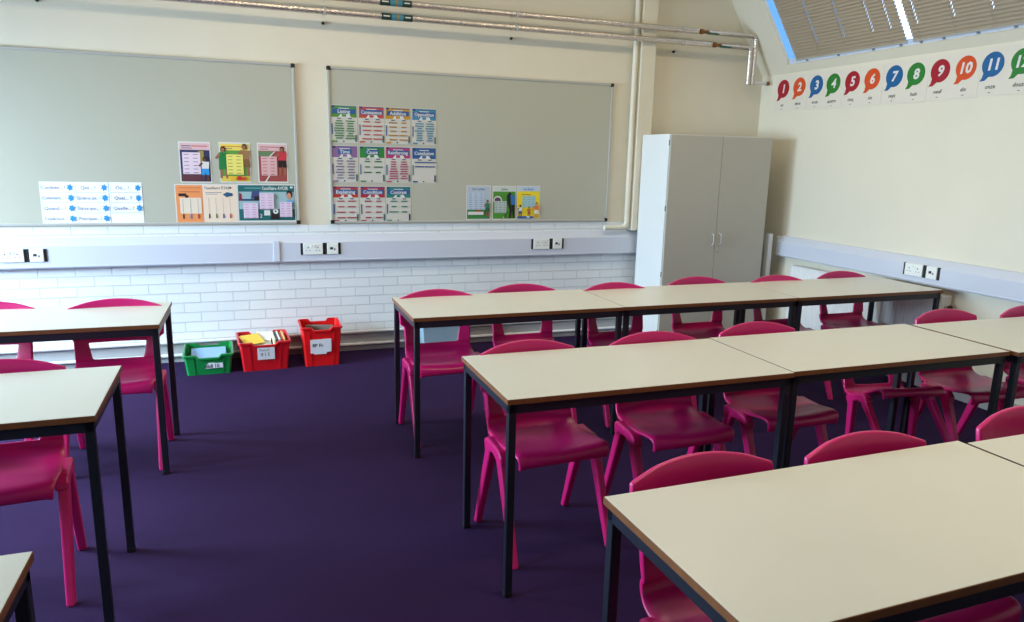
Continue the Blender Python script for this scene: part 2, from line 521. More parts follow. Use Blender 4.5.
# foil clad heating pipes near the ceiling
def foil_pipe(z, xd, rad, label, bx0, bx1, valve_x, ydrop):
    y = D - 0.135
    e = empty('heating_pipe', (LX + 0.2, y, z))
    off = Vector((-(LX + 0.2), -y, -z))
    def rel(p): return tuple(Vector(p) + off)
    b = MB()
    b.tube([rel((LX + 0.01, y, z)), rel((valve_x, y, z))], rad, M_FOIL, 18)
    b.build('foil_lagging', e)
    b = MB(); b.tube([rel((valve_x, y, z)), rel((valve_x + 0.10, y, z))], rad * 0.62, M_BRASS, 12)
    b.tube([rel((valve_x + 0.02, y, z)), rel((valve_x + 0.05, y, z))], rad * 0.95, M_BRASS, 8); b.build('valve', e)
    b = MB(); b.box(*sum([[rel((valve_x + 0.07, 0, 0))[0], rel((valve_x + 0.19, 0, 0))[0]], [-rad - 0.012, -rad - 0.004], [-0.022, -0.008]], []), col((26, 84, 62))); b.build('valve_lever', e, 0.002)
    b = MB()
    path = [(valve_x + 0.10, y, z), (xd - 0.03, y, z)]
    for k in range(5):
        a = k / 4 * PI / 2
        path.append((xd - 0.03 + 0.03 * math.sin(a), y, z - 0.03 * (1 - math.cos(a))))
    path.append((xd, y, 2.235))
    b.tube([rel(p) for p in path], rad * 0.92, M_FOIL, 16); b.build('foil_drop', e)
    G1, G2, G3 = col((28, 56, 40)), col((60, 124, 138)), col((150, 116, 60))
    b = MB()
    L = bx1 - bx0
    for (a, c, m) in [(0, .32, G1), (.32, .5, G2), (.5, .56, G3), (.56, .7, G2), (.7, 1, G1)]:
        b.tube([rel((bx0 + a * L, y, z)), rel((bx0 + c * L, y, z))], rad + 0.0015, m, 18, False)
    m = M_PAPER
    b.box(rel((bx0 + .06 * L, 0, 0))[0], rel((bx0 + .26 * L, 0, 0))[0], -rad - 0.003, -rad, -0.004, 0.004, m)
    b.box(rel((bx0 + .76 * L, 0, 0))[0], rel((bx0 + .93 * L, 0, 0))[0], -rad - 0.003, -rad, -0.004, 0.004, m)
    b.build('label_band', e)
    for x in (-1.2, 0.605, 2.07, 3.57):
        b = MB()
        b.tube([rel((x - 0.008, y, z)), rel((x + 0.008, y, z))], rad + 0.004, M_ALU, 18)
        b.tube([rel((x, y, z)), rel((x, D - 0.001, z))], 0.005, M_ALU, 8)
        b.tube([rel((x, D - 0.02, z - rad - 0.04)), rel((x, D - 0.001, z - rad - 0.04))], 0.011, M_BLACK, 8)
        b.build('bracket', e)
    tag(e, label, 'pipe')
foil_pipe(2.645, 4.322, 0.023, 'upper of two foil lagged pipes high on the back wall', 1.00, 1.235, 3.72, 0)
foil_pipe(2.546, 4.274, 0.023, 'lower of two foil lagged pipes high on the back wall', 1.01, 1.24, 3.86, 0)
b = MB()
b.tube([(4.33, D - 0.135, 2.255), (W, D - 0.135, 2.255)], 0.013, M_WPIPE, 12)
b.tube([(4.47, D - 0.135, 2.255), (4.50, D - 0.135, 2.255)], 0.018, M_BRASS, 8)
tag(b.build('branch_pipe'), 'short thin pipe with brass joint entering right wall by number one', 'pipe')

# skirting pipes, skirting board
b = MB(); b.box(LX, 3.3, D - 0.030, D, 0, 0.168, M_SKIRT); struct(b.build('baseboard_back', None, 0.004))
for z, lab in ((0.158, 'upper white heating pipe low along the brick back wall'), (0.058, 'lower white heating pipe just above the carpet at back wall')):
    e = empty('skirting_pipe', (0, D - 0.046, z))
    b = MB(); b.tube([(LX + 0.02, 0, 0), (3.28, 0, 0)], 0.0125, M_WPIPE, 14); b.build('pipe_run', e)
    for x in (-1.9, -0.6, 0.83, 2.1):
        b = MB(); b.tube([(x - 0.02, 0, 0), (x + 0.02, 0, 0)], 0.0155, M_WPIPE, 14)
        b.box(x - 0.006, x + 0.006, 0.0, 0.015, -0.006, 0.006, M_WPIPE); b.build('pipe_clip', e)
    tag(e, lab, 'pipe')
b = MB(); b.box(W - 0.02, W, FY, D - 0.02, 0, 0.10, M_SKIRT); struct(b.build('baseboard_right', None, 0.004))

# ---------------------------------------------------------------- radiator on the right wall
e = empty('panel_radiator', (W - 0.07, 4.3, 0.16))
b = MB()
y0, y1, n = -0.72, 0.76, 44
vs = []; 
xf, xb = -0.045, -0.037
for z in (0.0, 0.52):
    for i in range(n * 4 + 1):
        y = y0 + (y1 - y0) * i / (n * 4)
        vs.append((xf + (0.003 if i % 4 in (0, 1) else 0.0), y, z))
N = n * 4 + 1
b.add(vs, [(i, N + i, N + i + 1, i + 1) for i in range(N - 1)], M_RAD)
b.box(xb, xb + 0.02, y0, y1, -0.01, 0.53, M_RAD)
b.box(0.025, 0.04, y0, y1, 0.0, 0.52, M_RAD)
b.build('panel', e)
for q in (y0 - 0.004, y1):
    b = MB(); b.box(-0.045, 0.045, q, q + 0.004, -0.01, 0.535, M_RAD); b.build('side_panel', e)
b = MB()
b.box(-0.045, -0.038, y0, y1, 0.53, 0.537, M_RAD); b.box(0.038, 0.045, y0, y1, 0.53, 0.537, M_RAD)
k = y0
while k < y1 - 0.02:
    b.box(-0.038, 0.038, k, k + 0.012, 0.532, 0.536, M_RAD); k += 0.02
b.build('top_grille', e)
b = MB(); b.tube([(0, y0 - 0.004, 0.46), (0, y0 - 0.04, 0.46)], 0.012, M_ALU, 10); b.tube([(0, y0 - 0.03, 0.46), (0, y0 - 0.045, 0.46)], 0.02, M_BLACK, 10); b.build('vent_plug', e)
b = MB(); b.tube([(0, y0 - 0.004, 0.03), (0, y0 - 0.04, 0.03), (0, y0 - 0.04, -0.16)], 0.009, M_WPIPE, 10); b.build('pipe_tail', e)
for q in (y0 + 0.1, y1 - 0.14):
    b = MB(); b.box(0.04, 0.07, q, q + 0.04, 0.1, 0.5, M_RAD); b.build('wall_bracket', e)
tag(e, 'white panel radiator low on the right wall behind the back row', 'radiator')

# ---------------------------------------------------------------- cupboard
e = empty('cupboard', (3.757, 5.475, 0))
b = MB()
xl, xr, yf, yb, zt = -0.5, 0.5, -0.205, 0.225, 1.750
b.box(xl, xl + 0.018, yf, yb, 0, zt, M_CABS); b.box(xr - 0.018, xr, yf, yb, 0, zt, M_CABS)
b.box(xl, xr, yf, yb, zt, zt + 0.018, M_CABS); b.box(xl + 0.018, xr - 0.018, yf, yb - 0.012, 0.06, 0.078, M_CABS)
b.box(xl + 0.018, xr - 0.018, yb - 0.012, yb, 0, zt, M_CABS); b.box(xl + 0.018, xr - 0.018, yf + 0.02, yf + 0.035, 0, 0.06, M_CAB)
b.build('carcass', e, 0.0015)
for sgn in (-1, 1):
    b = MB()
    x0, x1 = (xl + 0.003, -0.002) if sgn < 0 else (0.002, xr - 0.003)
    b.box(x0, x1, yf - 0.022, yf - 0.004, 0.062, zt + 0.012, M_CAB)
    d = b.build('door', e, 0.0015)
    hx = sgn * 0.037
    b = MB()
    pts = [(hx, yf - 0.022, 0.855), (hx, yf - 0.045, 0.86), (hx, yf - 0.05, 0.875), (hx, yf - 0.05, 0.935), (hx, yf - 0.045, 0.95), (hx, yf - 0.022, 0.955)]
    b.tube(pts, 0.0055, M_ALU, 8); b.build('handle', d)
    if sgn > 0:
        b = MB(); b.tube([(0.03, yf - 0.022, 0.80), (0.03, yf - 0.028, 0.80)], 0.009, M_ALU, 12)
        b.box(0.0285, 0.0315, yf - 0.0285, yf - 0.0275, 0.795, 0.805, M_INK); b.build('lock', d)
    for z in (0.12, 0.62, 1.17, 1.70):
        b = MB(); q = xl - 0.002 if sgn < 0 else xr - 0.012
        b.box(q, q + 0.014, yf - 0.008, yf + 0.004, z - 0.022, z + 0.022, M_GINK); b.build('hinge', d)
tag(e, 'tall pale grey two-door cupboard standing in the back right corner', 'cupboard')

b = MB(); b.box(4.338, 4.384, 5.28, 5.33, 0, 0.945, M_WPIPE)
tag(b.build('pipe_casing', None, 0.006), 'slim white upright casing standing between cupboard and right wall', 'casing')

# ---------------------------------------------------------------- whiteboards
def whiteboard(x0, x1, z0, z1, label):
    e = empty('whiteboard', ((x0 + x1) / 2, D, z0))
    cx = (x0 + x1) / 2; h = z1 - z0; a, c = x0 - cx, x1 - cx
    b = MB(); b.box(a + 0.01, c - 0.01, -0.016, -0.001, 0.01, h - 0.01, M_BOARD); b.build('writing_surface', e)
    b = MB()
    for (p, q, r_, s_) in [(a, c, 0, 0.018), (a, c, h - 0.018, h), (a, a + 0.018, 0.018, h - 0.018), (c - 0.018, c, 0.018, h - 0.018)]:
        b.box(p, q, -0.024, -0.001, r_, s_, M_ALU)
    b.build('frame', e, 0.003)
    for (p, q) in [(a, 0), (c, 0), (a, h), (c, h)]:
        b = MB(); sx = 1 if p < 0 else -1; sz = 1 if q == 0 else -1
        xs = sorted([p - sx * 0.003, p + sx * 0.028]); zs = sorted([q - sz * 0.003, q + sz * 0.028])
        b.box(xs[0], xs[1], -0.027, -0.001, zs[0], zs[1], M_BLACK); b.build('corner_cap', e, 0.006)
    tag(e, label, 'whiteboard')
whiteboard(0.392 - 2.39, 0.392, 1.023, 2.185, 'long whiteboard at left of back wall, with French verb posters')
whiteboard(0.622, 3.000, 1.023, 2.185, 'whiteboard nearer the cupboard, with a block of coloured word posters')

# ---------------------------------------------------------------- posters on the boards
YB = D - 0.0165
def hang(s, x, z, name, label, cat, group, tilt=0.0):
    o = s.build(name, None, loc=(x, YB, z), rot=(PI / 2, 0, 0), fix=False)
    o.rotation_euler = (PI / 2, tilt, 0)
    return tag(o, label, cat, group)

LINK = [
 ('Listing', (92, 158, 60), (88, 140, 60), 0, 0), ('Consequence', (214, 82, 72), (206, 84, 70), 1, 0),
 ('Addition', (216, 160, 26), (200, 140, 30), 2, 0), ('Opposition', (70, 148, 184), (84, 150, 178), 3, 0),
 ('Time', (150, 110, 160), (140, 110, 140), 0, 1), ('Cause', (44, 142, 62), (40, 120, 60), 1, 1),
 ('Reinforcing', (206, 60, 124), (196, 50, 100), 2, 1), ('Conclusion', (44, 96, 160), (70, 84, 150), 3, 1),
 ('Explaining', (206, 60, 44), (190, 60, 66), 0, 2), ('Condition', (190, 40, 64), (180, 50, 80), 1, 2),
 ('Contrast', (30, 140, 124), (50, 130, 110), 2, 2)]
cw, ch = 0.197, 0.276
colx = [0.640, 0.848, 1.050, 1.258]
rowz = [1.635, 1.338, 1.034]
BL = col((34, 84, 140)); NV = col((30, 60, 104))
CN = {'Listing': 'green', 'Consequence': 'coral', 'Addition': 'amber', 'Opposition': 'light blue', 'Time': 'mauve', 'Cause': 'dark green', 'Reinforcing': 'magenta', 'Conclusion': 'blue', 'Explaining': 'orange red', 'Condition': 'crimson', 'Contrast': 'teal'}
for (word, c1, c2, i, j) in LINK:
    s = Sheet(cw, ch, mat('poster_paper', (198, 195, 184), 0.5))
    m1, m2 = col(tuple(int(v * 0.86) for v in c1)), col(tuple(int(v * 0.84) for v in c2))
    s.rect(0.004, ch * 0.68, cw - 0.004, ch * 0.985, m1)
    s.rect(0.008, ch * 0.93, 0.03, ch * 0.985, NV); s.rect(0.05, ch * 0.955, cw - 0.01, ch * 0.975, BL)
    s.rect(0.06, ch * 0.905, cw - 0.06, ch * 0.925, M_PAPER)
    s.poly([(0.055, ch * 0.68), (0.075, ch * 0.765), (cw - 0.06, ch * 0.765), (cw - 0.045, ch * 0.68)], M_PAPER)
    s.rect(cw * 0.42, ch * 0.695, cw * 0.58, ch * 0.76, m1)
    bw = 0.085 if len(word) < 6 else 0.155
    s.rect(cw / 2 - bw / 2 - 0.008, ch * 0.775, cw / 2 + bw / 2 + 0.008, ch * 0.90, BL)
    s.text(word, cw / 2, ch * 0.835, 0.026, M_PAPER, bw, 0.02)
    s.rect(0.005, ch * 0.22, 0.013, ch * 0.5, BL); s.rect(cw - 0.017, ch * 0.03, cw - 0.005, ch * 0.22, NV if word in ('Contrast', 'Conclusion') else col((60, 100, 110)))
    s.rect(0.006, ch * 0.015, 0.045, ch * 0.055, m1); s.disc(cw * 0.47, ch * 0.04, 0.006, 0.006, NV, 10)
    rr = random.Random(word)
    rows = {'Listing': 8, 'Reinforcing': 8, 'Opposition': 8, 'Time': 7, 'Conclusion': 2}.get(word, 5 if word in ('Consequence', 'Addition') else 4 if word != 'Contrast' and word != 'Cause' else 3)
    s.rect(cw * 0.24, ch * 0.635, cw * 0.38, ch * 0.66, NV); s.rect(cw * 0.66, ch * 0.635, cw * 0.80, ch * 0.66, NV)
    span = 0.46 if rows > 3 else 0.30 if rows == 3 else 0.12
    for k in range(rows):
        y = ch * (0.58 - span * k / max(1, rows - 1))
        for cx in (0.31, 0.73):
            wd = (0.09 + 0.10 * rr.random()) * (1.5 if rows == 2 else 1)
            s.rect(cw * (cx - wd), y - 0.0045, cw * (cx + wd), y + 0.0045, m2)
    where = ['top', 'middle', 'bottom'][j]
    hang(s, colx[i], rowz[j], 'word_poster', '%s headed word poster titled %s, %s row on the whiteboard' % (CN[word], word, where), 'poster', 'coloured connective posters', 0.004 * rr.uniform(-1, 1))

# question word sheets on the left board
QS = [(['Combien... ?', 'Comment... ?', 'Quand... ?', '\u00c0 quelle heure... ?'], -1.300, 'leftmost white question sheet, from Combien down'),
      (['Qui... ?', "Qu'est-ce que... ?", 'Est-ce que... ?', 'Pourquoi... ?'], -1.092, 'middle white question sheet, headed Qui'),
      (['O\u00f9... ?', 'Quel... ?', 'Quelle... ?'], -0.882, 'rightmost white question sheet, headed O\u00f9, bottom quarter blank')]
PB = mat('blue_splash_print', (40, 140, 200), 0.5)
M_QP = mat('bright_white_paper', (236, 240, 246), 0.5)
for k, (ws, x, lab) in enumerate(QS):
    w_, h_ = 0.206, 0.288
    s = Sheet(w_, h_, M_QP)
    for i, t_ in enumerate(ws):
        yc = h_ * (0.87 - 0.245 * i)
        s.rect(0.008, yc - 0.034, w_ - 0.012, yc - 0.032, M_GINK)
        s.rect(0.008, yc - 0.034, 0.0095, yc + 0.034, M_GINK)
        s.text(t_, 0.083, yc, 0.024, M_GINK, 0.142, 0.006)
        cx, cy = 0.181, yc
        pts = []
        for q in range(12):
            a = q / 12 * 2 * PI + 0.3; rr_ = 0.025 if q % 2 == 0 else 0.015
            pts.append((cx + rr_ * math.cos(a) * 0.85, cy + rr_ * math.sin(a) * 1.05))
        s.poly(pts, PB)
    hang(s, x, 1.034, 'question_sheet', lab + ', on left whiteboard', 'sheet', 'question word sheets', 0.0)

# verb posters
SK1, SK2, SK3 = col((96, 56, 40)), col((150, 96, 70)), col((196, 140, 112))
HAIR = col((34, 22, 22))
def person(s, x, y, h, top, bottom, skin, lean=0.0):
    """small printed illustration of a figure: head, hair, shirt, shorts, legs"""
    s.poly([(x - 0.14 * h, y + 0.52 * h), (x + 0.14 * h, y + 0.52 * h), (x + 0.17 * h + lean, y + 0.82 * h), (x - 0.13 * h + lean, y + 0.84 * h)], top)
    s.poly([(x - 0.15 * h, y + 0.28 * h), (x - 0.02 * h, y + 0.28 * h), (x, y + 0.4 * h), (x + 0.03 * h, y + 0.28 * h), (x + 0.16 * h, y + 0.28 * h), (x + 0.14 * h, y + 0.54 * h), (x - 0.14 * h, y + 0.54 * h)], bottom)
    s.rect(x - 0.12 * h, y, x - 0.05 * h, y + 0.28 * h, skin); s.rect(x + 0.05 * h, y, x + 0.12 * h, y + 0.28 * h, skin)
    s.poly([(x - 0.13 * h + lean, y + 0.82 * h), (x - 0.26 * h, y + 0.66 * h), (x - 0.2 * h, y + 0.62 * h), (x - 0.09 * h + lean, y + 0.74 * h)], skin)
    s.disc(x + lean, y + 0.94 * h, 0.085 * h, 0.1 * h, HAIR, 14)
    s.disc(x + lean - 0.01 * h, y + 0.915 * h, 0.062 * h, 0.075 * h, skin, 14)
def table_print(s, x0, y0, x1, y1, paper, ink, rows, cols):
    s.rect(x0, y0, x1, y1, paper)
    for i in range(rows):
        y = y1 - (y1 - y0) * (i + 0.6) / rows
        for j in range(cols):
            a = x0 + (x1 - x0) * (j + 0.18) / cols; c = x0 + (x1 - x0) * (j + 0.72) / cols
            s.rect(a, y - 0.0022, c, y + 0.0022, ink)
pw, ph = 0.212, 0.288
PKP = col((214, 176, 176))
GI = col((130, 90, 110))
s = Sheet(pw, ph); s.rect(0.008, 0.008, pw - 0.008, ph - 0.010, col((44, 48, 86))); s.rect(0.008, ph * 0.80, pw - 0.008, ph - 0.010, PKP)
s.rect(0.02, ph * 0.885, 0.08, ph * 0.905, NV); s.rect(0.085, ph * 0.885, pw - 0.02, ph * 0.905, col((190, 70, 60))); s.rect(0.02, ph * 0.835, 0.09, ph * 0.85, NV)
s.rect(pw * 0.60, ph * 0.4, pw * 0.78, ph * 0.78, col((150, 132, 60))); s.rect(0.008, 0.008, pw * 0.68, ph * 0.20, col((88, 44, 52)))
table_print(s, 0.022, ph * 0.21, pw * 0.66, ph * 0.74, col((222, 202, 212)), GI, 6, 2)
person(s, pw * 0.80, 0.008, 0.17, M_PAPER, col((40, 140, 200)), SK1)
hang(s, -0.422, 1.325, 'verb_poster', 'navy and pink verb poster, left of the top three on left whiteboard', 'poster', 'top row of verb posters')
s = Sheet(pw, ph); s.rect(0.008, 0.008, pw - 0.008, ph - 0.010, col((92, 150, 60))); s.rect(0.008, ph * 0.80, pw - 0.008, ph - 0.010, col((230, 206, 96)))
s.rect(0.02, ph * 0.885, pw - 0.02, ph * 0.905, col((190, 120, 30))); s.rect(0.02, ph * 0.835, 0.09, ph * 0.85, NV)
s.rect(0.008, 0.008, pw - 0.008, ph * 0.16, col((216, 190, 70)))
person(s, pw * 0.13, 0.03, 0.22, col((24, 116, 56)), col((24, 116, 56)), SK2); person(s, pw * 0.82, 0.05, 0.22, col((150, 110, 70)), col((120, 84, 50)), SK2)
table_print(s, 0.048, ph * 0.20, pw * 0.76, ph * 0.70, col((226, 216, 110)), col((150, 110, 40)), 6, 2)
s.disc(pw * 0.62, ph * 0.11, 0.018, 0.016, col((190, 30, 36))); s.disc(pw * 0.78, ph * 0.10, 0.014, 0.013, col((200, 60, 30))); s.disc(pw * 0.42, ph * 0.11, 0.022, 0.012, col((226, 170, 40)))
hang(s, -0.155, 1.328, 'verb_poster', 'yellow and green verb poster, middle of the top three on left whiteboard', 'poster', 'top row of verb posters')
s = Sheet(pw, ph); s.rect(0.008, 0.008, pw - 0.008, ph - 0.010, col((150, 66, 60))); s.rect(0.008, ph * 0.80, pw - 0.008, ph - 0.010, PKP)
s.rect(0.02, ph * 0.885, pw - 0.02, ph * 0.905, col((170, 80, 76))); s.rect(0.02, ph * 0.835, 0.08, ph * 0.85, col((150, 70, 60)))
s.rect(0.008, ph * 0.66, pw * 0.5, ph * 0.79, col((96, 124, 84)))
s.poly([(pw * 0.30, ph * 0.60), (pw * 0.36, ph * 0.60), (pw * 0.60, ph * 0.79), (pw * 0.56, ph * 0.79)], M_PAPER)
s.poly([(pw * 0.22, 0.008), (pw * 0.27, 0.008), (pw * 0.42, ph * 0.2), (pw * 0.37, ph * 0.2)], M_PAPER)
person(s, pw * 0.82, 0.055, 0.2, col((196, 48, 62)), HAIR, SK2)
table_print(s, 0.024, ph * 0.18, pw * 0.64, ph * 0.66, col((216, 168, 166)), col((150, 90, 90)), 6, 2)
hang(s, 0.106, 1.330, 'verb_poster', 'brick red verb poster with runner, right of the top three', 'poster', 'top row of verb posters')
w_, h_ = 0.185, 0.283
s = Sheet(w_, h_); s.rect(0.006, 0.008, w_, h_ - 0.006, col((226, 142, 84)))
s.rect(0.03, h_ * 0.90, w_ - 0.01, h_ * 0.92, col((200, 110, 60))); s.rect(0.03, h_ * 0.80, w_ - 0.02, h_ * 0.82, col((190, 100, 60)))
s.rect(0.024, h_ * 0.70, 0.075, h_ * 0.77, HAIR); s.disc(0.078, h_ * 0.69, 0.012, 0.012, HAIR, 12)
s.rect(0.03, h_ * 0.26, w_ - 0.012, h_ * 0.66, col((222, 206, 184)))
for k, c_ in enumerate([(50, 40, 44), (60, 130, 180), (150, 50, 36)]):
    s.rect(0.045 + k * 0.05, h_ * 0.13, 0.055 + k * 0.05, h_ * 0.245, col(c_)); s.rect(0.049 + k * 0.05, h_ * 0.27, 0.051 + k * 0.05, h_ * 0.63, M_GINK)
hang(s, -0.466, 1.030, 'tense_poster', 'narrow orange vocabulary poster, bottom left corner of the poster group', 'poster', 'bottom row of verb posters')
w_, h_ = 0.236, 0.283
s = Sheet(w_, h_); s.rect(0.004, 0.008, w_ - 0.006, h_ - 0.006, col((228, 206, 182)))
s.text("l'auxiliaire \u00caTRE", 0.10, h_ * 0.905, 0.020, col((70, 90, 110)), 0.17, 0.012)
s.disc(w_ * 0.80, h_ * 0.91, 0.009, 0.006, HAIR, 10)
s.rect(0.02, h_ * 0.78, 0.13, h_ * 0.795, M_GINK); s.rect(0.02, h_ * 0.74, 0.10, h_ * 0.752, M_GINK)
s.poly([(0.135, h_ * 0.74), (0.16, h_ * 0.67), (0.205, h_ * 0.71), (0.2, h_ * 0.77), (0.165, h_ * 0.80)], col((40, 84, 116)))
for k, c_ in enumerate([(50, 40, 50), (96, 120, 60), (50, 90, 160), (176, 50, 60)]):
    x_ = 0.038 + 0.048 * k
    s.poly([(x_ - 0.006, h_ * 0.13), (x_ + 0.006, h_ * 0.13), (x_ + 0.004, h_ * 0.25), (x_ - 0.004, h_ * 0.25)], col(c_)); s.rect(x_ - 0.0008, h_ * 0.27, x_ + 0.0008, h_ * 0.65, M_GINK)
hang(s, -0.281, 1.032, 'tense_poster', 'cream poster headed \u00caTRE between the orange and teal posters', 'poster', 'bottom row of verb posters')
w_, h_ = 0.408, 0.278
TEAL = col((20, 98, 98))
s = Sheet(w_, h_); s.rect(0.004, 0.010, w_ - 0.006, h_ - 0.008, TEAL)
s.rect(0.008, h_ * 0.34, w_ - 0.010, h_ * 0.80, col((150, 178, 180)))
s.text("l'auxiliaire AVOIR", 0.265, h_ * 0.895, 0.026, M_PAPER, 0.185, 0.014); s.rect(0.05, h_ * 0.885, 0.165, h_ * 0.905, col((120, 170, 170)))
s.disc(w_ * 0.935, h_ * 0.92, 0.011, 0.008, M_PAPER, 10)
s.poly([(0.008, h_ * 0.56), (0.03, h_ * 0.56), (0.026, h_ * 0.74), (0.010, h_ * 0.78)], col((130, 30, 56)))
s.rect(0.03, h_ * 0.56, 0.145, h_ * 0.61, NV); s.poly([(0.09, h_ * 0.62), (0.15, h_ * 0.60), (0.15, h_ * 0.84), (0.10, h_ * 0.82)], col((60, 70, 116)))
s.rect(0.115, h_ * 0.57, 0.15, h_ * 0.68, HAIR)
s.rect(w_ * 0.84, h_ * 0.40, w_ * 0.965, h_ * 0.58, col((110, 160, 200)))
s.disc(w_ * 0.895, h_ * 0.74, 0.022, 0.028, HAIR); s.disc(w_ * 0.885, h_ * 0.69, 0.016, 0.024, SK3)
s.text('2', w_ * 0.67, h_ * 0.66, 0.026, M_GINK)
s.rect(0.18, h_ * 0.17, 0.222, h_ * 0.31, M_PAPER); s.text('2', w_ * 0.385, h_ * 0.16, 0.028, M_PAPER)
s.poly([(0.222, 0.02), (0.285, 0.02), (0.275, h_ * 0.3), (0.24, h_ * 0.28)], HAIR); s.disc(0.262, h_ * 0.28, 0.019, 0.019, M_PAPER); s.disc(0.262, h_ * 0.28, 0.007, 0.007, HAIR, 6)
LP = col((216, 196, 214))
for (a_, b_, c_, d_) in [(0.036, 0.10, 0.138, 0.50), (0.152, 0.34, 0.252, 0.76), (0.292, 0.13, 0.380, 0.53)]:
    table_print(s, a_, h_ * b_, c_, h_ * d_, LP, col((190, 130, 160)), 6, 2)
hang(s, -0.044, 1.040, 'tense_poster', 'wide teal poster headed AVOIR in the left board corner', 'poster', 'bottom row of verb posters')

# three small verb posters on the right board
w_, h_ = 0.208, 0.280
s = Sheet(w_, h_); s.rect(0.006, 0.008, w_ - 0.006, h_ - 0.006, col((176, 188, 198))); s.text('Les verbes', w_ / 2, h_ * 0.90, 0.018, BL, 0.12, 0.01)
s.rect(0.006, 0.008, w_ - 0.006, h_ * 0.30, col((58, 130, 66)))
table_print(s, 0.014, h_ * 0.30, w_ * 0.72, h_ * 0.80, col((186, 200, 214)), col((120, 140, 160)), 8, 3)
s.rect(0.012, h_ * 0.15, w_ * 0.70, h_ * 0.24, M_PAPER)
for k in range(3): s.disc(w_ * (0.4 + 0.1 * k), h_ * 0.265, 0.007, 0.008, col((180, 50, 44)), 10)
person(s, w_ * 0.86, 0.03, 0.13, col((50, 120, 90)), col((40, 90, 60)), SK2)
hang(s, 1.708, 1.042, 'small_poster', 'pale blue and green poster with number grid, left of three', 'poster', 'three small posters on right whiteboard')
s = Sheet(w_, h_); s.rect(0.006, 0.008, w_ - 0.006, h_ - 0.006, col((70, 140, 44))); s.rect(0.006, h_ * 0.83, w_ - 0.006, h_ - 0.006, col((196, 204, 196)))
s.text("J'aime", w_ / 2, h_ * 0.90, 0.018, M_INK, 0.09, 0.01)
s.disc(w_ * 0.22, h_ * 0.58, 0.036, 0.034, M_PAPER); s.disc(w_ * 0.22, h_ * 0.57, 0.028, 0.026, col((90, 60, 90)))
table_print(s, 0.018, h_ * 0.20, w_ * 0.60, h_ * 0.55, col((176, 190, 184)), col((110, 130, 120)), 5, 3)
s.poly([(w_ * 0.60, h_ * 0.72), (w_ * 0.72, h_ * 0.82), (w_ * 0.78, h_ * 0.78), (w_ * 0.74, h_ * 0.5), (w_ * 0.82, h_ * 0.3), (w_ * 0.78, h_ * 0.05), (w_ * 0.70, h_ * 0.05), (w_ * 0.73, h_ * 0.28), (w_ * 0.62, h_ * 0.5)], HAIR)
s.poly([(w_ * 0.74, h_ * 0.74), (w_ * 0.94, h_ * 0.70), (w_ * 0.94, h_ * 0.44), (w_ * 0.80, h_ * 0.44)], col((40, 110, 176)))
s.poly([(w_ * 0.80, h_ * 0.44), (w_ * 0.93, h_ * 0.44), (w_ * 0.95, h_ * 0.05), (w_ * 0.88, h_ * 0.05)], HAIR)
s.poly([(w_ * 0.62, h_ * 0.26), (w_ * 0.64, h_ * 0.24), (w_ * 0.52, h_ * 0.06), (w_ * 0.48, h_ * 0.06)], HAIR); s.disc(w_ * 0.47, h_ * 0.07, 0.006, 0.006, M_PAPER, 10)
hang(s, 1.932, 1.042, 'small_poster', 'green sports poster with dark figure bending, middle of three', 'poster', 'three small posters on right whiteboard')
s = Sheet(w_, h_); s.rect(0.006, 0.008, w_ - 0.006, h_ - 0.006, col((230, 206, 40))); s.rect(0.006, h_ * 0.84, w_ - 0.006, h_ - 0.006, col((180, 200, 216)))
s.text('Le futur', w_ / 2, h_ * 0.905, 0.020, BL, 0.12, 0.016); s.rect(w_ * 0.2, h_ * 0.73, w_ * 0.6, h_ * 0.75, col((150, 120, 50)))
table_print(s, w_ * 0.24, h_ * 0.36, w_ * 0.80, h_ * 0.70, col((160, 196, 206)), col((110, 170, 110)), 5, 3)
s.rect(0.006, 0.008, w_ * 0.70, h_ * 0.10, col((40, 100, 170)))
person(s, w_ * 0.14, 0.015, 0.105, col((210, 220, 226)), col((70, 90, 140)), SK1); person(s, w_ * 0.52, 0.02, 0.085, col((190, 110, 60)), col((160, 90, 50)), SK2)
person(s, w_ * 0.84, 0.01, 0.13, col((216, 120, 60)), M_PAPER, SK3); s.disc(w_ * 0.48, h_ * 0.08, 0.016, 0.008, M_PAPER, 12)
hang(s, 2.148, 1.043, 'small_poster', 'bright yellow poster with people, right of three', 'poster', 'three small posters on right whiteboard')

